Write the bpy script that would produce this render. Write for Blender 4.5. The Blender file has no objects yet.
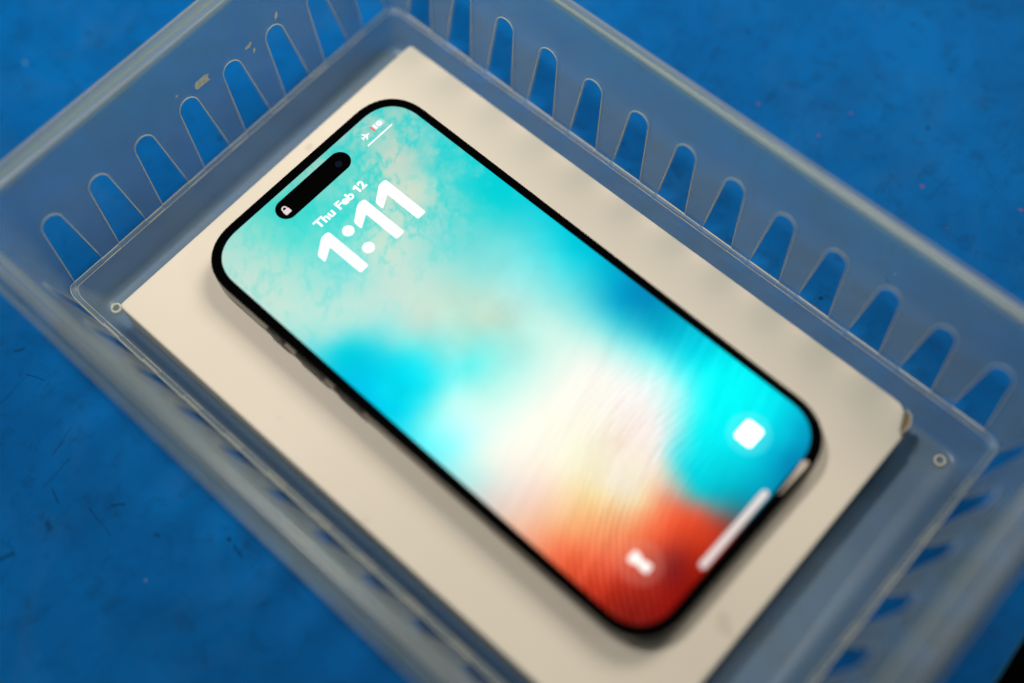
import bpy, bmesh, math, random
import numpy as np
from mathutils import Vector, Matrix, noise

random.seed(7)
C = bpy.context.scene.collection
S = 0.001            # everything below is modelled in millimetres
ZO = 22.3            # height of the phone's front glass datum above the table
PI = math.pi

# ---------------------------------------------------------------- node helpers
def new_mat(name):
    m = bpy.data.materials.new(name); m.use_nodes = True
    nt = m.node_tree; nt.nodes.clear()
    out = nt.nodes.new('ShaderNodeOutputMaterial')
    return m, nt, out
def N(nt, typ, **kw):
    n = nt.nodes.new(typ)
    for k, v in kw.items():
        if k in n.inputs.keys() if hasattr(n.inputs, 'keys') else False: n.inputs[k].default_value = v
        else: setattr(n, k, v)
    return n
def mth(nt, op, a, b=None, clamp=False):
    n = nt.nodes.new('ShaderNodeMath'); n.operation = op; n.use_clamp = clamp
    for i, v in enumerate((a, b)):
        if v is None: continue
        if isinstance(v, (int, float)): n.inputs[i].default_value = v
        else: nt.links.new(v, n.inputs[i])
    return n.outputs[0]
def ramp(nt, fac, pts):
    n = nt.nodes.new('ShaderNodeValToRGB'); nt.links.new(fac, n.inputs[0])
    e = n.color_ramp.elements
    while len(e) < len(pts): e.new(0.5)
    for i, (p, c) in enumerate(pts):
        e[i].position = p; e[i].color = (c, c, c, 1) if isinstance(c, (int, float)) else (*c, 1)
    return n.outputs[0]
def mixc(nt, fac, a, b, blend='MIX'):
    n = nt.nodes.new('ShaderNodeMix'); n.data_type = 'RGBA'; n.blend_type = blend
    for i, v in ((0, fac), (6, a), (7, b)):
        if isinstance(v, (int, float)): n.inputs[i].default_value = v
        elif isinstance(v, tuple): n.inputs[i].default_value = (*v, 1)
        else: nt.links.new(v, n.inputs[i])
    return n.outputs[2]
def noise_tex(nt, vec, scale, detail=4, rough=0.55, dist=0.0):
    n = nt.nodes.new('ShaderNodeTexNoise'); n.inputs['Scale'].default_value = scale
    n.inputs['Detail'].default_value = detail; n.inputs['Roughness'].default_value = rough
    n.inputs['Distortion'].default_value = dist
    nt.links.new(vec, n.inputs['Vector']); return n.outputs['Fac']
def objcoord(nt, scale=(1, 1, 1), rot=(0, 0, 0)):
    tc = nt.nodes.new('ShaderNodeTexCoord'); mp = nt.nodes.new('ShaderNodeMapping')
    mp.inputs['Scale'].default_value = scale; mp.inputs['Rotation'].default_value = rot
    nt.links.new(tc.outputs['Object'], mp.inputs['Vector']); return mp.outputs[0]
def principled(nt, **kw):
    p = nt.nodes.new('ShaderNodeBsdfPrincipled')
    for k, v in kw.items():
        k = {'base': 'Base Color', 'rough': 'Roughness', 'metal': 'Metallic', 'spec': 'Specular IOR Level',
             'coat': 'Coat Weight'}.get(k, k)
        if isinstance(v, tuple): p.inputs[k].default_value = (*v, 1)
        elif isinstance(v, (int, float)): p.inputs[k].default_value = v
        else: nt.links.new(v, p.inputs[k])
    return p
def bump(nt, h, strength, dist):
    b = nt.nodes.new('ShaderNodeBump'); b.inputs['Strength'].default_value = strength
    b.inputs['Distance'].default_value = dist; nt.links.new(h, b.inputs['Height']); return b.outputs[0]
def lin(c):
    return tuple((v / 12.92 if v <= 0.04045 else ((v + 0.055) / 1.055) ** 2.4) for v in (x / 255 for x in c))

# ---------------------------------------------------------------- object helpers
def tag(o, label=None, cat=None, group=None, kind=None):
    if label: o['label'] = label
    if cat: o['category'] = cat
    if group: o['group'] = group
    if kind: o['kind'] = kind
    return o
def empty(name, loc, rz=0.0):
    o = bpy.data.objects.new(name, None); C.objects.link(o)
    o.location = Vector(loc) * S; o.rotation_euler = (0, 0, rz); o.empty_display_size = 0.01
    return o
def mesh(name, verts, faces, mats, parent=None, smooth=False, midx=None, loc=None, rz=0.0):
    me = bpy.data.meshes.new(name)
    me.from_pydata([(v[0] * S, v[1] * S, v[2] * S) for v in verts], [], faces)
    for m in (mats if isinstance(mats, (list, tuple)) else [mats]): me.materials.append(m)
    if midx:
        for p, i in zip(me.polygons, midx): p.material_index = i
    if smooth:
        for p in me.polygons: p.use_smooth = True
    me.update()
    o = bpy.data.objects.new(name, me); C.objects.link(o)
    if parent: o.parent = parent
    if loc is not None: o.location = Vector(loc) * S
    o.rotation_euler = (0, 0, rz)
    return o
def autosmooth(o, deg=35):
    me = o.data
    bm = bmesh.new(); bm.from_mesh(me)
    for f in bm.faces: f.smooth = True
    for e in bm.edges:
        if len(e.link_faces) == 2 and e.calc_face_angle(0) > math.radians(deg): e.smooth = False
    bm.to_mesh(me); bm.free(); return o
def fixnormals(o):
    bm = bmesh.new(); bm.from_mesh(o.data); bmesh.ops.recalc_face_normals(bm, faces=bm.faces)
    bm.to_mesh(o.data); bm.free(); return o
def rrect(hx, hy, rx, ry=None, n=10, e=2.0, cx=0, cy=0):
    """rounded rectangle, counter-clockwise, same point count for every call with the same n"""
    ry = rx if ry is None else ry
    P = []
    for qx, qy, a0 in ((1, -1, -PI / 2), (1, 1, 0), (-1, 1, PI / 2), (-1, -1, PI)):
        for i in range(n + 1):
            a = a0 + PI / 2 * i / n; c, s = math.cos(a), math.sin(a)
            P.append((cx + qx * (hx - rx) + rx * math.copysign(abs(c) ** (2 / e), c),
                      cy + qy * (hy - ry) + ry * math.copysign(abs(s) ** (2 / e), s)))
    return P
def loft(loops, cap0=False, cap1=False):
    """loops: lists of (x,y,z) with equal counts -> verts, faces"""
    V = [p for l in loops for p in l]; n = len(loops[0]); F = []
    for k in range(len(loops) - 1):
        for i in range(n):
            j = (i + 1) % n
            F.append((k * n + i, k * n + j, (k + 1) * n + j, (k + 1) * n + i))
    if cap0: F.append(tuple(range(n))[::-1])
    if cap1: F.append(tuple((len(loops) - 1) * n + i for i in range(n)))
    return V, F
def L3(pts, z): return [(p[0], p[1], z) for p in pts]
def round_poly(pts, r, seg=5):
    out = []; n = len(pts)
    for i in range(n):
        a, b, c = Vector(pts[i - 1]), Vector(pts[i]), Vector(pts[(i + 1) % n])
        ri = r[i] if isinstance(r, (list, tuple)) else r
        u, v = (a - b), (c - b); d = min(ri, u.length * .48, v.length * .48)
        u.normalize(); v.normalize(); p0, p1 = b + u * d, b + v * d
        for k in range(seg + 1):
            t = k / seg; out.append(tuple((1 - t) ** 2 * p0 + 2 * t * (1 - t) * b + t * t * p1))
    return out
def plate(name, pts, z0, z1, mat, parent):
    V, F = loft([L3(pts, z0), L3(pts, z1)], False, True)
    return mesh(name, V, F, mat, parent)
def tube(path, r, seg=6, closed=False):
    V, F = [], []; n = len(path); path = [Vector(p) for p in path]
    for i, p in enumerate(path):
        a = path[i - 1] if (i > 0 or closed) else p; b = path[(i + 1) % n] if (i < n - 1 or closed) else p
        t = (b - a).normalized(); u = t.cross(Vector((0.13, 0.2, 1))).normalized(); w = t.cross(u)
        for k in range(seg):
            an = 2 * PI * k / seg; V.append(tuple(p + u * r * math.cos(an) + w * r * math.sin(an)))
    for i in range(n if closed else n - 1):
        j = (i + 1) % n
        for k in range(seg):
            l = (k + 1) % seg; F.append((i * seg + k, i * seg + l, j * seg + l, j * seg + k))
    return V, F
def merge(parts):
    V, F, M = [], [], []
    for p in parts:
        v, f = p[0], p[1]; m = p[2] if len(p) > 2 else 0; b = len(V)
        V += v; F += [tuple(i + b for i in q) for q in f]; M += [m] * len(f)
    return V, F, M

# ---------------------------------------------------------------- materials
def mat_table():
    m, nt, out = new_mat('blue_painted_board')
    tc = nt.nodes.new('ShaderNodeTexCoord'); P = tc.outputs['Object']
    big = noise_tex(nt, P, 9, 3, .6); mid = noise_tex(nt, P, 45, 5, .65, .3); fine = noise_tex(nt, P, 900, 3, .6)
    col = mixc(nt, ramp(nt, big, [(.3, 0), (.7, 1)]), (.0001, .092, .33), (.0002, .126, .42))
    col = mixc(nt, mth(nt, 'MULTIPLY', ramp(nt, mid, [(.40, 0), (.70, 1)]), .55), col, (.001, .07, .24))
    grit = noise_tex(nt, P, 150, 5, .7, .6)
    col = mixc(nt, mth(nt, 'MULTIPLY', ramp(nt, grit, [(.52, 0), (.70, 1)]), .45), col, (.001, .045, .15))
    # faint dusty bloom
    dust = noise_tex(nt, P, 22, 6, .7, 1.2)
    col = mixc(nt, mth(nt, 'MULTIPLY', ramp(nt, dust, [(.5, 0), (.8, 1)]), .16), col, (.06, .16, .30))
    # hairline scuffs: stretched noise in two directions
    for rot, amt, sc in ((.9, .65, 60), (2.3, .5, 45)):
        v = objcoord(nt, (1, 9, 1), (0, 0, rot)); f = noise_tex(nt, v, sc, 4, .75, .8)
        patch = noise_tex(nt, objcoord(nt, (1, 1, 1), (rot, 0, 0)), 14, 2)
        k = mth(nt, 'MULTIPLY', ramp(nt, f, [(.60, 0), (.72, 1)]), ramp(nt, patch, [(.45, 0), (.60, amt)]))
        col = mixc(nt, k, col, (.001, .035, .12))
    # specks: dark and red
    for sc, th, c, dens in ((120, .10, (.002, .02, .05), .80), (60, .05, (.25, .01, .03), .992), (95, .05, (.2, .3, .35), .95)):
        vo = nt.nodes.new('ShaderNodeTexVoronoi'); vo.inputs['Scale'].default_value = sc
        nt.links.new(P, vo.inputs['Vector'])
        sep = nt.nodes.new('ShaderNodeSeparateColor'); nt.links.new(vo.outputs['Color'], sep.inputs[0])
        on = mth(nt, 'GREATER_THAN', sep.outputs[0], dens)
        k = mth(nt, 'MULTIPLY', ramp(nt, vo.outputs['Distance'], [(th * .5, 1), (th, 0)]), on)
        col = mixc(nt, mth(nt, 'MULTIPLY', k, .75), col, c)
    # individual scuffs and paint flecks, in millimetres on the board
    marks = [(-90, 111.3, -87.8, 109.8, .5, 0), (-110.3, 72.3, -100.1, 73.5, .22, 0), (-105.4, 58.2, -106.8, 48, .22, 0),
             (-116, 63.6, -116.4, 62, 1.0, 0), (-131.2, 65.2, -127.6, 64.1, .8, 0), (-101, 54.1, -98.4, 52.1, .5, 0),
             (-98.2, 39.3, -98.1, 38.2, .8, 0), (-85.9, 21, -86.7, 17.3, .5, 0), (-2.2, 184.7, -2.2, 183.6, .8, 0),
             (-103, 78, -94, 80.5, .18, 0), (-109, 70, -110.5, 66, .3, 0), (-92, 103, -90, 98, .3, 0),
             (175.3, -13.9, 175.7, -15.5, .6, 0), (146.2, -40.9, 145.8, -41.5, .8, 0), (168.3, -33.8, 168.9, -34.5, .6, 0),
             (127.6, -51.7, 127.8, -52, .6, 1), (121.9, -17.5, 122, -17.7, .5, 1), (134.8, -20, 134.9, -20.2, .4, 1),
             (118.9, 3.3, 119, 3.1, .5, 1), (139.7, -78, 139.8, -78.2, .6, 1), (-23.5, 191.5, -23.4, 190.6, .6, 2), (-70, 33, -69.8, 32.6, .4, 1)]
    wob = nt.nodes.new('ShaderNodeTexNoise'); wob.inputs['Scale'].default_value = 260; nt.links.new(P, wob.inputs['Vector'])
    s1 = nt.nodes.new('ShaderNodeVectorMath'); s1.operation = 'SUBTRACT'; nt.links.new(wob.outputs['Color'], s1.inputs[0]); s1.inputs[1].default_value = (.5, .5, .5)
    s2 = nt.nodes.new('ShaderNodeVectorMath'); s2.operation = 'MULTIPLY_ADD'; nt.links.new(s1.outputs[0], s2.inputs[0]); s2.inputs[1].default_value = (.0016, .0016, 0); nt.links.new(P, s2.inputs[2])
    for (ax, ay, bx, by, w, kind) in marks:
        A, B = ((Matrix.Rotation(-.0633, 3, 'Z') @ Vector((qx, qy + 8.4, 0))) * S for qx, qy in ((ax, ay), (bx, by))); D = B - A; L2 = D.dot(D)
        pa = nt.nodes.new('ShaderNodeVectorMath'); pa.operation = 'SUBTRACT'; nt.links.new(s2.outputs[0], pa.inputs[0]); pa.inputs[1].default_value = A
        dt = nt.nodes.new('ShaderNodeVectorMath'); dt.operation = 'DOT_PRODUCT'; nt.links.new(pa.outputs[0], dt.inputs[0]); dt.inputs[1].default_value = D / L2
        t = mth(nt, 'MULTIPLY', dt.outputs['Value'], 1.0, clamp=True)
        sc = nt.nodes.new('ShaderNodeVectorMath'); sc.operation = 'SCALE'; sc.inputs[0].default_value = D; nt.links.new(t, sc.inputs['Scale'])
        ds = nt.nodes.new('ShaderNodeVectorMath'); ds.operation = 'DISTANCE'; nt.links.new(pa.outputs[0], ds.inputs[0]); nt.links.new(sc.outputs[0], ds.inputs[1])
        k = ramp(nt, mth(nt, 'DIVIDE', ds.outputs['Value'], w * S * 1.15), [(.1, .55), (1, 0)])
        col = mixc(nt, k, col, [(.001, .016, .045), (.32, .02, .05), (.2, .28, .25)][kind])
    h = mth(nt, 'ADD', mth(nt, 'MULTIPLY', fine, .4), mid)
    r = ramp(nt, dust, [(.3, .55), (.7, .75)])
    p = principled(nt, base=col, rough=r, spec=.035); nt.links.new(bump(nt, h, .12, .0004), p.inputs['Normal'])
    nt.links.new(p.outputs[0], out.inputs[0]); return m

def mat_plastic(name, milky, base, rough=.32, tcol=(.86, .96, 1.0), diffamt=.5, gloss=.02):
    """frosted polypropylene: clear share + scattering share + soft gloss"""
    m, nt, out = new_mat(name)
    P = objcoord(nt)
    n1 = noise_tex(nt, P, 30, 4, .6, .5); n2 = noise_tex(nt, P, 420, 3, .6)
    tr = nt.nodes.new('ShaderNodeBsdfTransparent'); tr.inputs[0].default_value = (*tcol, 1)
    df = nt.nodes.new('ShaderNodeBsdfDiffuse'); df.inputs[0].default_value = (*base, 1)
    tl = nt.nodes.new('ShaderNodeBsdfTranslucent'); tl.inputs[0].default_value = (*base, 1)
    gl = nt.nodes.new('ShaderNodeBsdfGlossy'); gl.inputs['Roughness'].default_value = rough
    sca = nt.nodes.new('ShaderNodeMixShader'); sca.inputs[0].default_value = diffamt
    nt.links.new(tl.outputs[0], sca.inputs[1]); nt.links.new(df.outputs[0], sca.inputs[2])
    a = nt.nodes.new('ShaderNodeMixShader')
    f = ramp(nt, n1, [(.3, milky * .82), (.7, min(1, milky * 1.18))]); nt.links.new(f, a.inputs[0])
    nt.links.new(tr.outputs[0], a.inputs[1]); nt.links.new(sca.outputs[0], a.inputs[2])
    lw = nt.nodes.new('ShaderNodeLayerWeight'); lw.inputs['Blend'].default_value = .5
    fr = mth(nt, 'ADD', mth(nt, 'MULTIPLY', mth(nt, 'POWER', lw.outputs['Facing'], 5), .30), gloss)
    b = nt.nodes.new('ShaderNodeMixShader'); nt.links.new(fr, b.inputs[0])
    nt.links.new(a.outputs[0], b.inputs[1]); nt.links.new(gl.outputs[0], b.inputs[2])
    bp = bump(nt, mth(nt, 'ADD', mth(nt, 'MULTIPLY', n2, .25), n1), .10, .0008)
    for s in (gl, df): nt.links.new(bp, s.inputs['Normal'])
    nt.links.new(b.outputs[0], out.inputs[0]); return m

def mat_simple(name, base, rough, spec=.5, metal=0.0, nscale=None, namp=0.0, bmp=0.0, coat=0.0):
    m, nt, out = new_mat(name)
    P = objcoord(nt)
    n = noise_tex(nt, P, nscale or 200, 4, .6)
    col = mixc(nt, ramp(nt, n, [(.3, 0), (.7, 1)]), tuple(c * (1 - namp) for c in base), tuple(min(1, c * (1 + namp)) for c in base))
    p = principled(nt, base=col, rough=rough, spec=spec, metal=metal, coat=coat)
    if bmp: nt.links.new(bump(nt, n, bmp, .0003), p.inputs['Normal'])
    nt.links.new(p.outputs[0], out.inputs[0]); return m

def mat_emit(name, rgb, strength=1.0):
    m, nt, out = new_mat(name)
    p = principled(nt, base=(.01, .01, .01), rough=.25, spec=.4)
    p.inputs['Emission Color'].default_value = (*lin(rgb), 1); p.inputs['Emission Strength'].default_value = strength
    nt.links.new(p.outputs[0], out.inputs[0]); return m

def mat_glow(name, rgb, strength, alpha):
    m, nt, out = new_mat(name)
    t = nt.nodes.new('ShaderNodeBsdfTransparent'); e = nt.nodes.new('ShaderNodeEmission')
    e.inputs[0].default_value = (*lin(rgb), 1); e.inputs[1].default_value = strength
    mx = nt.nodes.new('ShaderNodeMixShader'); mx.inputs[0].default_value = alpha
    nt.links.new(t.outputs[0], mx.inputs[1]); nt.links.new(e.outputs[0], mx.inputs[2]); nt.links.new(mx.outputs[0], out.inputs[0]); return m

def mat_box():
    m, nt, out = new_mat('white_card')
    P = objcoord(nt)
    a = noise_tex(nt, P, 14, 3, .5); f = noise_tex(nt, P, 700, 4, .7); fib = noise_tex(nt, objcoord(nt, (1, 6, 1), (0, 0, .5)), 160, 4, .7)
    col = mixc(nt, ramp(nt, a, [(.3, 0), (.7, 1)]), (.69, .645, .56), (.75, .70, .615))
    sp = noise_tex(nt, P, 95, 2, .5)
    col = mixc(nt, mth(nt, 'MULTIPLY', ramp(nt, sp, [(.74, 0), (.80, 1)]), .30), col, (.40, .36, .30))
    p = principled(nt, base=col, rough=.55, spec=.35)
    nt.links.new(bump(nt, mth(nt, 'ADD', mth(nt, 'MULTIPLY', fib, .5), mth(nt, 'ADD', mth(nt, 'MULTIPLY', f, .3), a)), .10, .0004), p.inputs['Normal'])
    nt.links.new(p.outputs[0], out.inputs[0]); return m

def mat_screen():
    m, nt, out = new_mat('lit_wallpaper')
    at = nt.nodes.new('ShaderNodeAttribute'); at.attribute_name = 'wall'
    p = principled(nt, base=(.001, .001, .001), rough=.04, spec=.08)
    nt.links.new(at.outputs['Color'], p.inputs['Emission Color']); p.inputs['Emission Strength'].default_value = 1.0
    nt.links.new(p.outputs[0], out.inputs[0]); return m

M_table = mat_table()
M_floor = mat_simple('dark_floor', (.002, .002, .002), .9, spec=.02)
M_edge = mat_simple('board_edge', (.03, .16, .24), .5, nscale=300, namp=.3)
M_pl = mat_plastic('frosted_plastic', .26, (.48, .58, .52))
M_pl_rim = mat_plastic('frosted_plastic_rim', .42, (.80, .76, .62), .3)
M_lip = mat_plastic('frosted_plastic_lip', .29, (.52, .58, .50), .24, gloss=.035)
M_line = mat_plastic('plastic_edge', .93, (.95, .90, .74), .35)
M_resid = mat_simple('label_residue', (.72, .70, .60), .7, nscale=900, namp=.2, bmp=.3)
M_box = mat_box()
M_card = mat_simple('raw_card', (.36, .25, .15), .8, nscale=1200, namp=.25, bmp=.3)
M_frame = mat_simple('black_metal_frame', (.08, .074, .066), .24, metal=1.0, spec=.5, nscale=900, namp=.3)
M_rimblack = mat_simple('black_chamfer', (.003, .003, .003), .5, spec=.03)
M_btn = mat_simple('black_button_metal', (.008, .008, .008), .35, nscale=900)
M_glass = mat_simple('black_front_glass', (.0010, .0010, .0013), .05, spec=.08)
M_back = mat_simple('phone_back', (.02, .02, .022), .4)
M_glare = mat_simple('painted_glare', (.34, .31, .27), .45, metal=.8, nscale=2500, namp=.2, bmp=.3)  # pale metallic colour standing in for a lamp's reflection in the bezel glass
M_lens = mat_simple('lens_glass', (.003, .006, .02), .08)
M_screen = mat_screen()
M_white = mat_emit('ui_white', (255, 255, 255), 1.15)
M_bright = mat_emit('ui_bright', (255, 255, 255), 2.2)
M_torch = mat_emit('ui_torch', (255, 246, 238), 1.15)
M_bar = mat_emit('ui_bar', (236, 224, 220), .95)
M_red = mat_emit('ui_red', (255, 100, 85), 1.0)
M_pink = mat_emit('ui_lock', (240, 222, 220), .95)
M_pill = mat_glow('ui_pill', (255, 255, 255), 1.0, .35)
M_disc = mat_glow('ui_disc', (255, 190, 170), .9, .10)
M_disc2 = mat_glow('ui_disc_cyan', (120, 255, 255), 1.0, .18)

# ---------------------------------------------------------------- the table and the floor below it
BA = 0.01124; BC = (-.185, -3.513)
def table():
    x0, x1, y0, y1 = -420, 520, -141.35, 620
    t = 12
    V = [(x0, y0, 0), (x1, y0, 0), (x1, y1, 0), (x0, y1, 0), (x0, y0 - .5, -.5), (x1, y0 - .5, -.5), (x1, y1, -.5), (x0, y1, -.5),
         (x0, y0 - .5, -t), (x1, y0 - .5, -t), (x1, y1, -t), (x0, y1, -t)]
    F = [(0, 1, 2, 3), (0, 4, 5, 1), (4, 8, 9, 5), (1, 5, 6, 2), (5, 9, 10, 6), (3, 7, 4, 0), (7, 11, 8, 4), (8, 11, 10, 9), (2, 6, 7, 3), (6, 10, 11, 7)]
    o = mesh('table', V, F, [M_table, M_edge], midx=[0] + [1] * 9)
    o.rotation_euler = (0, 0, TABLE_ROT); o.location = Vector(TABLE_LOC) * S
    return tag(o, 'scuffed blue painted board under the plastic basket', kind='structure')
TABLE_ROT = 0.0633; TABLE_LOC = (0, -8.4, 0)
table()
g = mesh('floor', [(-3000, -3000, -700), (3000, -3000, -700), (3000, 3000, -700), (-3000, 3000, -700)], [(0, 1, 2, 3)], M_floor)
tag(g, 'black floor below the table edge', kind='structure')

# ---------------------------------------------------------------- the basket
basket = empty('plastic_basket', (BC[0], BC[1], 0), BA)
tag(basket, 'frosted clear plastic basket with tall rounded slots, holding the white box', 'basket')
HX, HY, RX, RY = 67.1, 112.0, 2.5, 4.8           # at the ridge where the slots start
ZR = ZO - 10.06
UP = 41.7; WDX, WDZ = 7.8, 41.0          # the wall flares 7.8 mm over 41 mm
def ring(hx, hy, rx, ry, z, n=10): return L3(rrect(hx, hy, rx, ry, n), z)
def wall_pt(side, s, u, off=0.0):
    """side 'x+','x-','y+','y-'; s along, u in 0..1 up the wall; off = outward offset"""
    dx, dy, dz = WDX * u, WDX * u, WDZ * u
    sg = 1 if side[1] == '+' else -1
    if side[0] == 'x':
        h = HY - RY
        if abs(s) <= h: return (sg * (HX + dx + off), s, ZR + dz - off * .19)
        a = (abs(s) - h) / 1.0 * (PI / 4)          # 0..1 -> half of the corner arc
        return (sg * (HX - RX + (RX + dx + off) * math.cos(a)), math.copysign(h + (RY + dy + off) * math.sin(a), s), ZR + dz - off * .19)
    h = HX - RX
    if abs(s) <= h: return (s, sg * (HY + dy + off), ZR + dz - off * .19)
    a = (abs(s) - h) / 1.0 * (PI / 4)
    return (math.copysign(h + (RX + dx + off) * math.sin(a), s), sg * (HY - RY + (RY + dy + off) * math.cos(a)), ZR + dz - off * .19)
def side_wall(side):
    long = side[0] == 'x'; n = 13 if long else 8; pitch = 16.75 if long else 16.8
    hs = (HY - RY) if long else (HX - RX)
    near = side in ('x-', 'y-'); TH = .7 if near else 1.2; wr = UP
    cells = []
    for k in range(n):
        c = (k - (n - 1) / 2) * pitch + {'x+': -.5, 'x-': -.5, 'y+': .5, 'y-': 0}[side]
        lo = -hs if k == 0 else c - pitch / 2; hi = hs if k == n - 1 else c + pitch / 2
        cells.append((c, lo, hi))
    quads = []; outlines = []
    U = lambda mm: mm / wr
    b0, topc, tr = .03, 21.4, 3.45
    for c, lo, hi in cells:
        out, bnd = [], []
        m = 6
        for i in range(m + 1):
            t = i / m; u = b0 + (topc - b0) * t
            out.append((c - 5.2 + 1.75 * t, u)); bnd.append((lo, u))
        A = 16
        for i in range(1, A):
            a = PI - PI * i / A
            out.append((c + tr * math.cos(a), topc + tr * math.sin(a) * 1.02))
            if i < A / 2: f = i / (A / 2); bnd.append((lo + (c - lo) * max(0, f * 2 - 1), topc + (28.0 - topc) * min(1, f * 2)))
            else: f = (A - i) / (A / 2); bnd.append((hi + (c - hi) * max(0, f * 2 - 1), topc + (28.0 - topc) * min(1, f * 2)))
        for i in range(m + 1):
            t = 1 - i / m; u = b0 + (topc - b0) * t
            out.append((c + 5.2 - 1.75 * t, u)); bnd.append((hi, u))
        for i in range(len(out) - 1): quads.append((out[i], out[i + 1], bnd[i + 1], bnd[i]))
        # above
        quads.append(((lo, 28.0), (c, 28.0), (c, wr), (lo, wr))); quads.append(((c, 28.0), (hi, 28.0), (hi, wr), (c, wr)))
        outlines.append(out)
    for sg in (-1, 1):                                # half corners
        K = 6
        for i in range(K):
            s0, s1 = hs + i / K, hs + (i + 1) / K
            for u0, u1 in ((0, 10), (10, 20), (20, 30), (30, wr)):
                quads.append(((sg * s0, u0), (sg * s1, u0), (sg * s1, u1), (sg * s0, u1)))
    V, F, M = [], [], []
    for off in (0, TH):
        for q in quads:
            b = len(V); V += [wall_pt(side, p[0], U(p[1]), off) for p in q]; F.append((b, b + 1, b + 2, b + 3)); M.append(0)
    for out in outlines:
        loop = out
        for i in range(len(loop) - 1):
            a, d = loop[i], loop[i + 1]
            b = len(V)
            V += [wall_pt(side, a[0], U(a[1]), 0), wall_pt(side, d[0], U(d[1]), 0), wall_pt(side, d[0], U(d[1]), TH), wall_pt(side, a[0], U(a[1]), TH)]
            F.append((b, b + 1, b + 2, b + 3)); M.append(0)
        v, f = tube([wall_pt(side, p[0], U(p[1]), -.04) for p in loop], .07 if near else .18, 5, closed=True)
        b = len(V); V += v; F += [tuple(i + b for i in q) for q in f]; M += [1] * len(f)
    o = mesh('side_wall', V, F, [M_pl, M_line, M_pl_rim], basket, midx=M)
    bm = bmesh.new(); bm.from_mesh(o.data); bmesh.ops.remove_doubles(bm, verts=bm.verts, dist=1e-6); bmesh.ops.recalc_face_normals(bm, faces=bm.faces)
    bm.to_mesh(o.data); bm.free()
    return o
for sd in ('x+', 'x-', 'y+', 'y-'): side_wall(sd)
# rim: a rolled lip along the top of the walls
prof = [(-.15, 0, 40.2), (.0, 0, 40.9), (.5, .03, 41.5), (1.2, .12, 41.7), (2.6, .6, 41.5), (3.5, .9, 40.9), (4.4, 1, 39.2), (6.1, 1, 33.2), (5.1, 1, 33.2), (3.5, 1, 38.8), (2.8, .8, 40.1), (2.1, .4, 40.6), (1.2, .1, 40.6), (1.05, .03, 40.0)]
loops = [ring(HX + WDX + o_, HY + WDX + o_ + 3.9 * w_, RX + WDX + o_, RY + WDX + o_ + 3.9 * w_, ZR + z_, 14) for o_, w_, z_ in prof]
V, F = loft(loops + [loops[0]])
parts = [(V, F, 0)]
for o_, w_, z_, r_ in ((.6, .03, 41.6, .28), (3.3, .85, 41.15, .34), (6.0, 1, 33.3, .4)):
    parts.append(tube(ring(HX + WDX + o_, HY + WDX + o_ + 3.9 * w_, RX + WDX + o_, RY + WDX + o_ + 3.9 * w_, ZR + z_, 14), r_, 8, True) + (1,))
V, F, M = merge(parts)
rim = mesh('rim', V, F, [M_lip, M_pl_rim], basket, midx=M); fixnormals(rim); autosmooth(rim, 60)
# tub: ledge, lower wall, floor
tp = [(0, .05, 0), (-.35, .35, 0), (-.9, .25, .1), (-1.5, -.25, .2), (-1.9, -1.1, .3), (-4.6, -9.1, 1.2), (-5.2, -10.3, 1.4), (-6.3, -10.95, 1.6)]
loops = [ring(HX + o_, HY + o_, RX + r_, RY + r_ * .5, ZR + z_, 8) for o_, z_, r_ in tp]
oloops = [ring(HX + o_ + d_, HY + o_ + d_, RX + r_ + d_, RY + r_ * .5 + d_, ZR + z_ - e_, 8) for (o_, z_, r_), d_, e_ in
          ((tp[0], .25, .9), (tp[3], 1.2, 1.3), (tp[4], 1.2, .6), (tp[5], 1.1, .5), (tp[6], .8, 1.0), (tp[7], .3, 1.05))]
V1, F1 = loft(loops, False, True); V2, F2 = loft(oloops, False, True)
parts = [(V1, F1, 0), (V2, F2, 0)]
for hh in (0.28,):
    parts.append(tube([(p[0], p[1], p[2]) for p in ring(HX - .2, HY - .2, RX, RY, ZR + .25, 8)], .09, 6, True) + (1,))
    parts.append(tube([(p[0], p[1], p[2]) for p in ring(HX - 1.6, HY - 1.6, RX, RY, ZR - .2, 8)], .06, 6, True) + (1,))
# little rib feet: outlined pads on the ledge under each rib
def pad(side, c):
    w = 3.1
    def q(a, o_, z_):
        sg = 1 if side[1] == '+' else -1
        return (sg * (HX + o_), a, ZR + z_) if side[0] == 'x' else (a, sg * (HY + o_), ZR + z_)
    return tube([q(c - w, -.5, .42), q(c + w, -.5, .42), q(c + w, -1.55, -.15), q(c - w, -1.55, -.15)], .09, 5, True) + (1,)
for sd in ('x+', 'x-'):
    for k in range(-6, 6): parts.append(pad(sd, (k + .5) * 16.75))
for sd in ('y+', 'y-'):
    for k in range(-3, 4): parts.append(pad(sd, k * 16.8))
V, F, M = merge(parts)
tub = mesh('tub', V, F, [M_pl, M_line], basket, midx=M); autosmooth(tub, 50)
def torus(R, r, n=28, m=8):
    return tube([(R * math.cos(2 * PI * i / n), R * math.sin(2 * PI * i / n), 0) for i in range(n)], r, m, True)
for x, y in ((-59.9, 103.3), (57.5, -102.3)):
    V, F = torus(1.35, .33); o = mesh('moulded_ring', V, F, M_line, basket, smooth=True); o.location = Vector((x, y, ZR - 10.8)) * S
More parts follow.
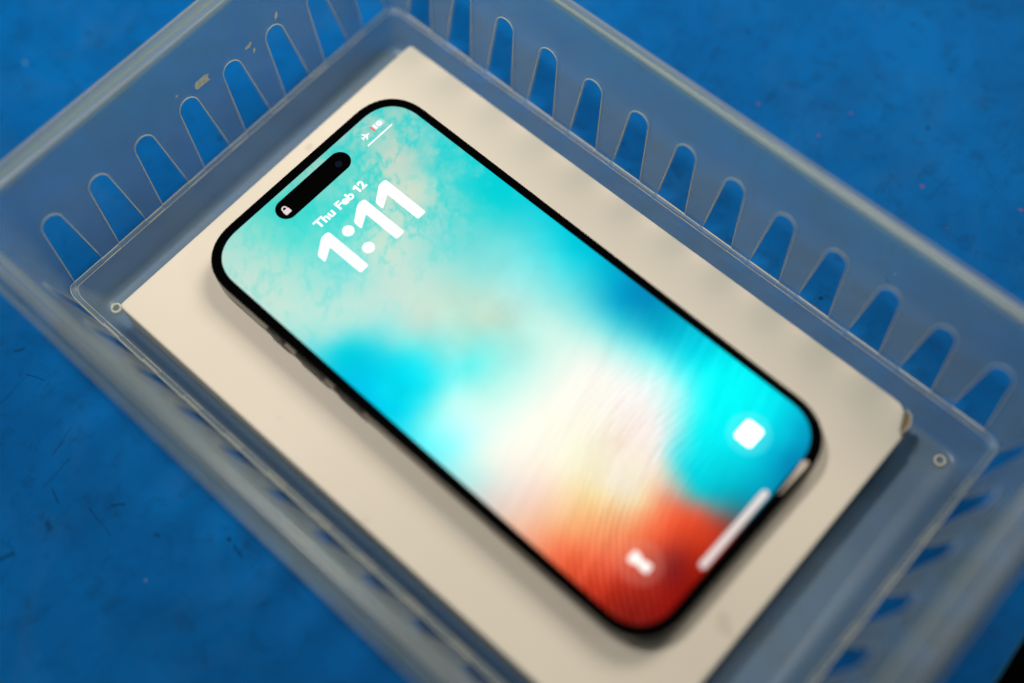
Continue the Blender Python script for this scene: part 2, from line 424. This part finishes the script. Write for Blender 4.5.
# flakes of old label glue on the far wall
def flake(side, s, u, w, h, rot, seed):
    r = random.Random(seed); pts = []
    for i in range(11):
        a = 2 * PI * i / 11; q = r.uniform(.6, 1.1)
        x, y = w * q * math.cos(a), h * q * math.sin(a)
        pts.append((s + x * math.cos(rot) - y * math.sin(rot), u + x * math.sin(rot) + y * math.cos(rot)))
    V = [wall_pt(side, p[0], p[1] / UP, -.12) for p in pts]
    mesh('label_residue', V, [tuple(range(len(V)))], M_resid, basket)
flake('y+', -.9, 26.0, 3.2, 1.9, -.1, 1); flake('y+', 16.6, 25.0, 1.5, .8, .3, 2); flake('y+', 17.6, 22.3, 1.0, .5, .9, 6)
flake('y+', -9.5, 28, .5, .45, 0, 3); flake('y+', 28.5, 27, 1.4, .5, 1, 5)

# ---------------------------------------------------------------- the box
bx = empty('cardboard_box', (-1.127, -1.358, 0), .01055)
tag(bx, 'flat white cardboard box with one crushed corner, lying under the phone', 'box')
BW, BH = 118.9 / 2, 186.9 / 2; BZ0, BZ1 = ZO - 20.9, ZO - 8.28
def boxloop(ins, z):
    w, h = BW - ins, BH - ins; r = 1.0
    pts = [(w - 1.5, -h + 3.6), (w - .2, -h + 5.6), (w, -h + 9), (w, h), (-w, h), (-w, -h), (w - 7.5, -h), (w - 7.2, -h + 1.2)]
    return L3(round_poly(pts, [.6, .8, 2, 1.4, 1.2, 1.2, .5, .4], 4), z)
V, F = loft([boxloop(.0, BZ0), boxloop(0, BZ1 - .7), boxloop(.12, BZ1 - .25), boxloop(.4, BZ1 - .05), boxloop(.9, BZ1)], True, True)
lid = mesh('lid', V, F, M_box, bx); fixnormals(lid); autosmooth(lid, 50)
# crushed corner: folded-over liner and the torn raw edge under it
w, h = BW, BH
V = [(w - 7.3, -h + 1.1, BZ1 - .6), (w - 1.6, -h + 3.5, BZ1 - .3), (w - .6, -h + 2.2, BZ1 - 1.6), (w - 1.6, -h + .6, BZ1 - 3.0), (w - 5.0, -h - .1, BZ1 - 3.4), (w - 7.0, -h + .1, BZ1 - 2.0)]
V += [(x, y, z - 5) for x, y, z in V]
F = [(0, 1, 2, 3, 4, 5)] + [(i, (i + 1) % 6, 6 + (i + 1) % 6, 6 + i) for i in range(6)]
o = mesh('torn_edge', V, F, M_card, bx); fixnormals(o); tag(o, 'brown raw card showing at the crushed corner')
V, F = tube([(w - 7.2, -h + 1.2, BZ1 - .5), (w - 5.2, -h + .5, BZ1 - .7), (w - 3, -h + .7, BZ1 - .8), (w - 1.0, -h + 1.9, BZ1 - .7), (w - .5, -h + 3.6, BZ1 - .5)], .22, 6)
o = mesh('folded_liner', V, F, M_box, bx, smooth=True); tag(o, 'white paper liner curled over the crushed corner')

# ---------------------------------------------------------------- the phone
ph = empty('smartphone', (0, 0, ZO - 8.2))
tag(ph, 'black smartphone with glowing lock screen, lying face up on the white box', 'phone')
PW, PH = 39.3, 82.5; DW, DH = 36.45, 79.2
def pl(ins, z, n=14): return L3(rrect(PW - ins, PH - ins, 14.9 - ins * .9, None, n, 2.3), z)
Zt = 8.2
V, F = loft([pl(1.6, .03), pl(.5, .35), pl(0, 1.1), pl(0, Zt - .9), pl(.12, Zt - .5), pl(.3, Zt - .25), pl(.5, Zt - .14)], False, False)
nn = len(pl(0, 0)); fr = mesh('frame', V, F, [M_frame, M_rimblack], ph, midx=[0] * (3 * nn) + [1] * (3 * nn)); fixnormals(fr); autosmooth(fr, 12)
V, F = loft([pl(1.6, .05), pl(4, 0)], False, True); o = mesh('back_glass', V, F, M_back, ph); fixnormals(o)
V, F = loft([pl(.48, Zt - .16), pl(.55, Zt - .09), pl(.75, Zt - .05)], False, True); gl = mesh('front_glass', V, F, M_glass, ph); fixnormals(gl); autosmooth(gl, 4)

SAMPLES = [(-33.0,76.1,185,225,215),(-21.9,76.1,130,225,210),(-10.9,76.3,60,215,205),(1.8,76.5,150,215,200),(12.2,77.3,60,210,205),(23.7,77.8,150,215,205),(33.0,76.3,120,210,200),(-32.8,62.2,200,230,215),(-21.9,62.1,160,228,215),(-15.2,63.6,90,225,215),(1.7,69.0,90,220,210),(-1.2,59.9,80,222,212),(15.2,66.3,150,220,205),(22.0,62.1,200,215,200),(33.2,62.2,110,215,210),(15.6,50.6,215,225,205),(20.0,43.1,130,220,212),(-33.1,48.3,195,234,220),(-22.1,48.3,165,230,220),(-13.1,46.0,140,228,222),(-2.2,46.0,200,232,215),(22.1,48.2,170,225,212),(33.0,48.4,60,215,215),(28.4,51.2,40,212,212),(28.7,35.7,20,212,215),(31.2,30.4,0,212,218),(-30.0,36.2,160,230,225),(-33.0,34.2,90,222,228),(-32.5,41.3,170,232,222),(-30.8,29.6,0,212,228),(-26.8,26.0,20,215,230),(-22.5,18.9,40,222,235),(-21.9,34.3,190,234,222),(-10.9,34.2,195,230,218),(0.1,34.3,190,230,218),(11.2,34.2,120,222,218),(19.9,32.0,100,220,216),(-32.1,21.0,0,198,232),(-32.4,14.0,0,222,242),(-19.6,16.9,70,235,238),(-20.1,25.1,120,228,230),(-34.8,14.1,0,200,235),(-21.9,13.9,20,225,240),(-20.8,21.4,120,228,228),(-10.9,20.1,200,230,215),(-0.0,20.0,190,228,212),(1.9,7.0,205,232,210),(10.9,20.2,140,226,220),(22.1,20.4,110,222,222),(32.9,20.1,40,215,225),(30.4,7.1,40,215,228),(-33.0,6.2,0,220,245),(-23.4,6.9,20,232,245),(-17.6,6.9,90,238,240),(-10.9,6.3,150,240,232),(-3.0,3.5,150,235,225),(-11.3,1.9,90,238,235),(11.1,6.2,180,232,225),(22.0,6.2,120,228,228),(33.2,4.0,0,208,225),(30.0,-4.2,40,205,222),(-29.6,-1.0,140,255,250),(-22.1,-1.0,190,255,245),(-33.0,-7.9,120,252,255),(-22.0,-7.8,210,255,248),(-30.2,-10.6,150,255,255),(-32.5,-16.3,190,248,245),(-27.1,-18.2,235,252,240),(-11.0,-7.9,190,252,240),(0.1,-7.8,180,245,235),(11.0,-7.7,205,245,232),(19.8,-9.6,130,228,230),(33.1,-7.7,0,185,215),(29.7,-15.3,0,160,205),(34.4,-18.4,0,140,190),(33.1,-21.9,0,145,192),(25.1,-19.2,40,195,215),(20.4,-16.1,130,228,230),(28.8,-30.0,0,175,205),(34.0,-29.2,0,170,200),(23.6,-30.8,100,235,238),(16.0,-20.0,200,245,235),(-33.0,-21.7,200,240,232),(-34.0,-26.5,225,222,215),(-22.0,-21.9,252,252,238),(-11.0,-21.8,255,253,240),(-0.1,-21.8,253,253,242),(11.0,-21.8,240,248,240),(5.6,-14.9,225,250,238),(16.2,-26.8,200,245,240),(-33.0,-35.9,243,205,180),(-28.3,-34.9,245,215,200),(-22.1,-35.9,253,228,205),(-11.0,-35.8,255,252,220),(-16.0,-30.7,255,250,230),(0.0,-35.8,255,245,225),(-1.5,-41.9,248,228,208),(11.2,-35.8,252,253,246),(18.9,-38.5,200,252,248),(22.0,-36.0,150,248,245),(28.6,-39.4,20,225,238),(33.1,-35.8,0,200,222),(31.3,-41.6,0,225,238),(29.7,-46.3,0,250,252),(19.0,-44.9,150,252,250),(-34.3,-43.7,250,160,120),(-32.9,-49.8,245,110,70),(-27.5,-49.4,250,150,95),(-27.1,-44.0,252,190,140),(-18.0,-46.4,254,214,150),(-19.6,-52.4,250,175,120),(-10.9,-49.9,255,247,212),(-10.6,-54.6,253,232,185),(-3.7,-50.4,255,244,215),(0.1,-49.9,253,242,220),(-0.3,-54.2,235,225,205),(5.9,-49.0,240,250,245),(11.0,-49.8,170,245,242),(2.6,-53.4,190,235,230),(4.3,-55.3,90,230,235),(22.1,-49.7,20,250,252),(33.2,-49.8,0,250,252),(14.8,-54.9,0,245,250),(20.4,-57.0,0,250,252),(-0.0,-60.5,170,195,188),(3.7,-60.7,20,215,225),(2.3,-65.1,0,200,210),(4.6,-69.6,10,175,190),(-33.0,-63.9,190,40,15),(-32.5,-57.0,225,80,45),(-28.1,-58.1,240,105,70),(-22.0,-59.3,245,130,85),(-16.7,-59.4,248,140,90),(-25.4,-66.8,200,50,25),(-12.1,-60.7,250,135,90),(-14.0,-66.2,235,85,50),(-9.1,-58.2,252,185,130),(-6.1,-59.6,240,150,115),(-5.1,-64.6,232,105,75),(-2.8,-69.2,215,90,65),(-9.4,-71.4,205,65,35),(-0.8,-67.5,160,140,130),(0.7,-71.1,110,140,145),(11.1,-63.8,0,215,225),(9.4,-69.0,0,195,210),(18.2,-66.9,0,225,240),(13.8,-72.0,0,190,212),(33.1,-63.7,0,240,248),(28.3,-63.8,0,245,250),(33.4,-69.6,0,200,225),(31.8,-74.0,0,170,205),(27.1,-72.8,0,195,220),(20.1,-75.0,0,165,200),(10.7,-77.5,0,150,180),(23.1,-77.1,0,140,185),(5.1,-74.0,40,140,155),(-1.5,-74.5,170,60,45),(-32.9,-77.8,125,15,10),(-33.4,-70.7,140,22,10),(-29.1,-71.8,150,25,12),(-25.9,-75.4,150,22,12),(-20.1,-76.3,145,22,15),(-17.3,-72.1,120,30,35),(-14.3,-75.4,160,30,15),(-13.2,-72.9,170,40,30),(-8.8,-75.9,190,50,25),(-4.3,-75.2,195,60,35)]
def build_screen():
    nx, ny = 150, 330
    def halfw(y):
        r, e = 11.9, 2.3; d = abs(y) - (DH - r)
        if d <= 0: return DW
        t = min(1, d / r); return DW - r + r * (1 - t ** e) ** (1 / e)
    ys = []
    for j in range(ny + 1):
        t = -1 + 2 * j / ny; ys.append(DH * (t * 1.0 if abs(t) < .86 else math.copysign(.86 + .14 * math.sin((abs(t) - .86) / .14 * PI / 2) , t)))
    X = np.array([[(-1 + 2 * i / nx) * max(halfw(y), .3) for i in range(nx + 1)] for y in ys]); Y = np.array([[y] * (nx + 1) for y in ys])
    x, y = X.ravel(), Y.ravel()
    nz = lambda sx, sy, ox, ax, ay: np.array([noise.fractal(Vector((a * sx + ox, b * sy + ox, ox)), 0.9, 2.1, 5) for a, b in zip(ax, ay)])
    wx = nz(.05, .05, 3.1, x, y); wy = nz(.05, .05, 9.7, x, y)
    sm = np.array(SAMPLES, float)
    # two-scale normalised weighting: local detail wins near a sample
    px, py = x + wx * 1.0, y + wy * 1.0
    # smooth interpolation of the picture's colours between the noted points
    n_ = len(sm); D_ = np.hypot(sm[:, None, 0] - sm[None, :, 0], sm[:, None, 1] - sm[None, :, 1]); D_ = np.sqrt(D_ ** 2 + 2.0 ** 2)
    A_ = np.zeros((n_ + 1, n_ + 1)); A_[:n_, :n_] = D_ - np.eye(n_) * 1.2; A_[:n_, n_] = 1; A_[n_, :n_] = 1
    W_ = np.linalg.solve(A_, np.vstack([sm[:, 2:], np.zeros((1, 3))]))
    col = np.zeros((len(x), 3)) + W_[n_]
    for k_ in range(n_): col += np.sqrt((px - sm[k_, 0]) ** 2 + (py - sm[k_, 1]) ** 2 + 4.0)[:, None] * W_[k_]
    col = np.clip(col / 255, 0, 1)
    # veined mottling of the upper third
    v = nz(.16, .22, 21.3, x * .8 + y * .6, y * .8 - x * .6); v2 = nz(.09, .09, 5.5, x, y); v3 = nz(.34, .5, 40.1, x + wx * 5, y)
    top = np.clip((y - 22) / 26, 0, 1)
    ridge = 1 - np.abs(nz(.10, .15, 33.3, x * .6 + y * .8, y * .6 - x * .8)) * 3.2 ; ridge = np.clip(ridge, 0, 1) ** 2
    side = np.clip((x + 30) / 45, .35, 1)
    k = (np.clip(v * .9 + .4 * v3 + .15, -.3, 1) * .42 - ridge * .55) * top * side * 1.05
    warm = np.array([.84, .87, .80]); cy = np.array([.05, .84, .83])
    kp = np.clip(k, 0, 1)[:, None]; kn = np.clip(-k, 0, 1)[:, None]
    col = col * (1 - kp) + warm * kp; col = col * (1 - kn) + cy * kn
    mid = np.clip(1 - abs(y - 8) / 26, 0, 1); col *= (1 + (mid * .05 * v2)[:, None])
    # fine arcs, like the ribs of a shell, in the warm lower part
    R = np.hypot(x - 9, y + 104)
    ph_ = R * 2 * PI / 1.75 + nz(.05, .05, 60.2, x, y) * 4
    amp = np.exp(-((R - 57) / 14) ** 2) * np.clip((22 - x) / 14, 0, 1)
    fine = .5 + .5 * nz(.12, .12, 77.7, x, y)
    arc = np.sin(ph_) * amp * (.10 + .13 * fine)
    col = col + arc[:, None] * np.array([.45, 1.0, 1.0])
    arc2 = np.sin(R * 2 * PI / 1.1 + v2 * 6) * np.exp(-((R - 66) / 10) ** 2) * .03 + nz(.5, .05, 11.2, -x * .3 + y, x) * .05 * np.exp(-((R - 60) / 22) ** 2)
    col = np.clip(col + arc2[:, None], 0, 1)
    l = np.where(col <= .04045, col / 12.92, ((col + .055) / 1.055) ** 2.4)
    V = [(a, b, Zt) for a, b in zip(x, y)]
    F = [(j * (nx + 1) + i, j * (nx + 1) + i + 1, (j + 1) * (nx + 1) + i + 1, (j + 1) * (nx + 1) + i) for j in range(ny) for i in range(nx)]
    o = mesh('display', V, F, M_screen, ph, smooth=True)
    at = o.data.attributes.new('wall', 'FLOAT_COLOR', 'POINT')
    at.data.foreach_set('color', np.concatenate([l, np.ones((len(l), 1))], 1).ravel().astype(np.float32))
    return o
disp = build_screen()
Z1, Z2, Z3 = Zt + .01, Zt + .03, Zt + .05
def sub(o): return o
# camera cut-out pill, widened by the padlock symbol
isl = plate('camera_pill', rrect(13.75, 3.35, 3.35, None, 12, 2.0, -.3, 73.7), Z1, Z2, M_glass, ph)
def disc(cx, cy, r, n=28): return [(cx + r * math.cos(2 * PI * i / n), cy + r * math.sin(2 * PI * i / n)) for i in range(n)]
plate('front_lens', disc(9.4, 73.3, 1.1), Z2, Z2 + .012, M_lens, isl)
def lock():
    V1, F1 = loft([L3(rrect(1.05, .85, .3, None, 4, 2, -11.2, 73.0), Z2), L3(rrect(1.05, .85, .3, None, 4, 2, -11.2, 73.0), Z3)], False, True)
    path = [(-11.2 + .68 * math.cos(a), 74.15 + .72 * math.sin(a), Z3) for a in [PI * i / 10 for i in range(11)]]
    path = [(-10.52, 73.6, Z3)] + path + [(-11.88, 73.6, Z3)]
    V, F, M = merge([(V1, F1), tube(path, .21, 6)])
    mesh('padlock_symbol', V, F, M_pink, isl)
lock()
# clock 1:11
clockp = empty('clock', (0, 0, 0)); clockp.parent = ph; clockp.location = (0, 0, 0)
def one(xr):
    P = [(xr, 43.45), (xr, 59.55), (xr - 2.5, 59.7), (xr - 7.35, 56.2), (xr - 7.35, 53.2), (xr - 3.15, 55.6), (xr - 3.15, 43.45)]
    return round_poly(P, [.7, .9, 1.0, .8, .6, .3, .7], 5)
for xr in (-8.05, 6.1, 14.65): plate('digit', one(xr), Z1, Z2, M_white, clockp)
o1 = disc(-4.15, 55.5, 1.75); o2 = disc(-4.15, 47.45, 1.75)
Va, Fa = loft([L3(o1, Z1), L3(o1, Z2)], False, True); Vb, Fb = loft([L3(o2, Z1), L3(o2, Z2)], False, True)
V, F, M = merge([(Va, Fa), (Vb, Fb)]); mesh('colon', V, F, M_white, clockp)
def text(body, name, x0, x1, y0, capH, mat, parent, z, bold=.02, rot=0):
    cu = bpy.data.curves.new(name, 'FONT'); cu.body = body; cu.size = 1; cu.offset = bold; cu.resolution_u = 6
    ob = bpy.data.objects.new(name, cu); C.objects.link(ob); bpy.context.view_layer.update()
    dg = bpy.context.evaluated_depsgraph_get(); me = bpy.data.meshes.new_from_object(ob.evaluated_get(dg))
    bpy.data.objects.remove(ob); bpy.data.curves.remove(cu)
    xs = [v.co.x for v in me.vertices]; ysv = [v.co.y for v in me.vertices]; a, b = min(xs), max(xs); c, d = min(ysv), max(ysv)
    for v in me.vertices: v.co = ((x0 + (v.co.x - a) / (b - a) * (x1 - x0)) * S, (y0 + (v.co.y - c) / (d - c) * capH) * S, z * S)
    me.materials.clear(); me.materials.append(mat)
    o = bpy.data.objects.new(name, me); C.objects.link(o); o.parent = parent; return o
date = text('Thu Feb', 'date_text', -9.3, 5.1, 61.95, 2.85, M_white, ph, Z2, .033)
plate('digit', round_poly([(7.55, 62.0), (7.55, 64.8), (7.0, 64.85), (6.15, 64.3), (6.15, 63.65), (6.85, 64.0), (6.85, 62.0)], .12, 3), Z1, Z2, M_white, date)
text('2', 'digit', 7.95, 9.95, 62.0, 2.85, M_white, date, Z2, .04)
# status icons
def bar_quad(x0, y0, x1, y1, w0, w1):
    d = Vector((x1 - x0, y1 - y0)).normalized(); n = Vector((-d.y, d.x))
    q = [(x0 + n.x * w0, y0 + n.y * w0), (x0 - n.x * w0, y0 - n.y * w0), (x1 - n.x * w1, y1 - n.y * w1), (x1 + n.x * w1, y1 + n.y * w1)]
    return loft([L3(q, Z1), L3(q, Z2)], False, True)
ax_, ay_ = 21.2, 74.2
V, F, M = merge([bar_quad(ax_ - 1.3, ay_, ax_ + 1.35, ay_, .22, .16), bar_quad(ax_ + .35, ay_, ax_ - .45, ay_ + 1.3, .32, .12), bar_quad(ax_ + .35, ay_, ax_ - .45, ay_ - 1.3, .32, .12),
                 bar_quad(ax_ - .85, ay_, ax_ - 1.3, ay_ + .6, .16, .1), bar_quad(ax_ - .85, ay_, ax_ - 1.3, ay_ - .6, .16, .1)])
o = mesh('aeroplane_symbol', [(v[0], v[1], v[2] + .001 * (k % 5)) for k, v in enumerate(V)], F, M_white, ph)
bat = plate('battery_symbol', rrect(2.05, 1.05, .5, None, 5, 2, 26.55, 74.45), Z1, Z1 + .01, M_pill, ph)
plate('charge_level', rrect(.3, 1.08, .2, None, 4, 2, 24.35, 74.45), Z2, Z3, M_red, bat)
text('10', 'charge_number', 25.0, 27.9, 73.65, 1.65, M_white, bat, Z3, .05)
plate('control_line', rrect(5.0, .2, .19, None, 4, 2, 24.3, 71.35), Z1, Z2, M_white, ph)
# lower corners
def button(cx, cy, matd): return plate('round_button', disc(cx, cy, 5.9, 40), Z1, Z2, matd, ph)
b1 = button(-22.0, -66.0, M_disc); tag(b1, 'torch button glowing over the red corner')
P = [(-1.75, 3.6), (1.75, 3.6), (1.75, 1.7), (1.0, .6), (1.0, -.2), (1.4, -.6), (1.4, -2.9), (-1.4, -2.9), (-1.4, -.6), (-1.0, -.2), (-1.0, .6), (-1.75, 1.7)]
plate('torch_symbol', round_poly([(x * .92 - 22.0, y * .92 - 66.2) for x, y in P], .4, 3), Z2, Z3, M_torch, b1)
b2 = button(22.4, -64.9, M_disc2); tag(b2, 'camera button glowing over the cyan corner')
cam_pts = rrect(3.1, 2.65, 1.1, None, 6, 2.2, 22.4, -64.9)
plate('camera_symbol', cam_pts, Z2, Z3, M_bright, b2)
plate('home_bar', rrect(13.2, .95, .94, None, 8, 2, .1, -77.75), Z1, Z2, M_bar, ph)
# side buttons in the left-hand rail
def side_button(name, y0, y1, hz=1.35):
    cy = (y0 + y1) / 2; hy = (y1 - y0) / 2
    sec = rrect(hy, hz, min(hz * .95, 1.3), None, 6, 2, cy, Zt / 2 + .2)
    l = lambda x, k: [(x, cy + (p[0] - cy) * k, Zt / 2 + .2 + (p[1] - Zt / 2 - .2) * k) for p in sec]
    V, F = loft([l(-PW + .3, 1), l(-PW - .28, 1), l(-PW - .42, .93)], False, True)
    o = mesh(name, V, F, M_btn, ph); fixnormals(o); autosmooth(o, 50)
side_button('action_button', 45.2, 52.3); side_button('volume_button', 29.6, 41.0); side_button('volume_button', 14.8, 26.0)
# lamp reflection on the lower bezel, put in as a pale sliver
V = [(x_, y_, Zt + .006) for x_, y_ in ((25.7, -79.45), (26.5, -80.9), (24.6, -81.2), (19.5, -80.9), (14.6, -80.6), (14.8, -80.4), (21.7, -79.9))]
o = mesh('lamp_glare', V, [tuple(range(7))], M_glare, ph); fixnormals(o); tag(o, 'lamp reflection shaped as a pale strip on the lower bezel near the corner')

# ---------------------------------------------------------------- light
def area(name, loc, target, size, power, color, sizey=None):
    L = bpy.data.lights.new(name, 'AREA'); L.size = size; L.energy = power; L.color = color
    if sizey: L.shape = 'RECTANGLE'; L.size_y = sizey
    o = bpy.data.objects.new(name, L); C.objects.link(o); o.location = loc
    d = (Vector(target) - Vector(loc)).normalized(); o.rotation_euler = d.to_track_quat('-Z', 'Y').to_euler(); return o
k_ = area('ceiling_light', (.94, .10, 1.06), (.34, .36, 0), .50, 4.4, (1, .90, .77), .62); k_.data.spread = math.radians(90)
s_ = area('second_light', (-.10, .36, 1.15), (.14, .22, 0), .10, 1.15, (1, .92, .82)); s_.data.spread = math.radians(58)
area('far_light', (.55, -1.05, .94), (.25, .05, 0), .16, 1.2, (1, .93, .85))
w_ = bpy.data.worlds.new('World'); bpy.context.scene.world = w_; w_.use_nodes = True
bg = w_.node_tree.nodes['Background']; bg.inputs[0].default_value = (1.0, .95, .88, 1); bg.inputs[1].default_value = .055

# ---------------------------------------------------------------- camera
cd = bpy.data.cameras.new('camera'); cam = bpy.data.objects.new('camera', cd); C.objects.link(cam)
cd.sensor_width = 36; cd.lens = 36 * 1260.0 / 1024; cd.clip_start = .01; cd.clip_end = 20
R = [[0.6752411340385196, -0.736776726838716, -0.03477737326484062], [-0.6800634908158416, -0.6036230386608541, -0.4161164207973637], [0.28559247077215766, 0.3046297457351547, -0.9086460579629392]]
Mw = Matrix(((R[0][0], -R[1][0], -R[2][0], -94.96 * S), (R[0][1], -R[1][1], -R[2][1], -104.31 * S), (R[0][2], -R[1][2], -R[2][2], (305.82 + ZO) * S), (0, 0, 0, 1)))
cam.matrix_world = Mw
cd.dof.use_dof = True; cd.dof.focus_distance = .360; cd.dof.aperture_fstop = 2.25; cd.dof.aperture_blades = 9
sc = bpy.context.scene; sc.camera = cam
sc.view_settings.view_transform = 'Standard'; sc.view_settings.look = 'None'; sc.view_settings.exposure = 0; sc.view_settings.gamma = 1
sc.cycles.use_denoising = True; sc.cycles.max_bounces = 10; sc.cycles.transparent_max_bounces = 24; sc.cycles.transmission_bounces = 8
sc.cycles.sample_clamp_indirect = 4
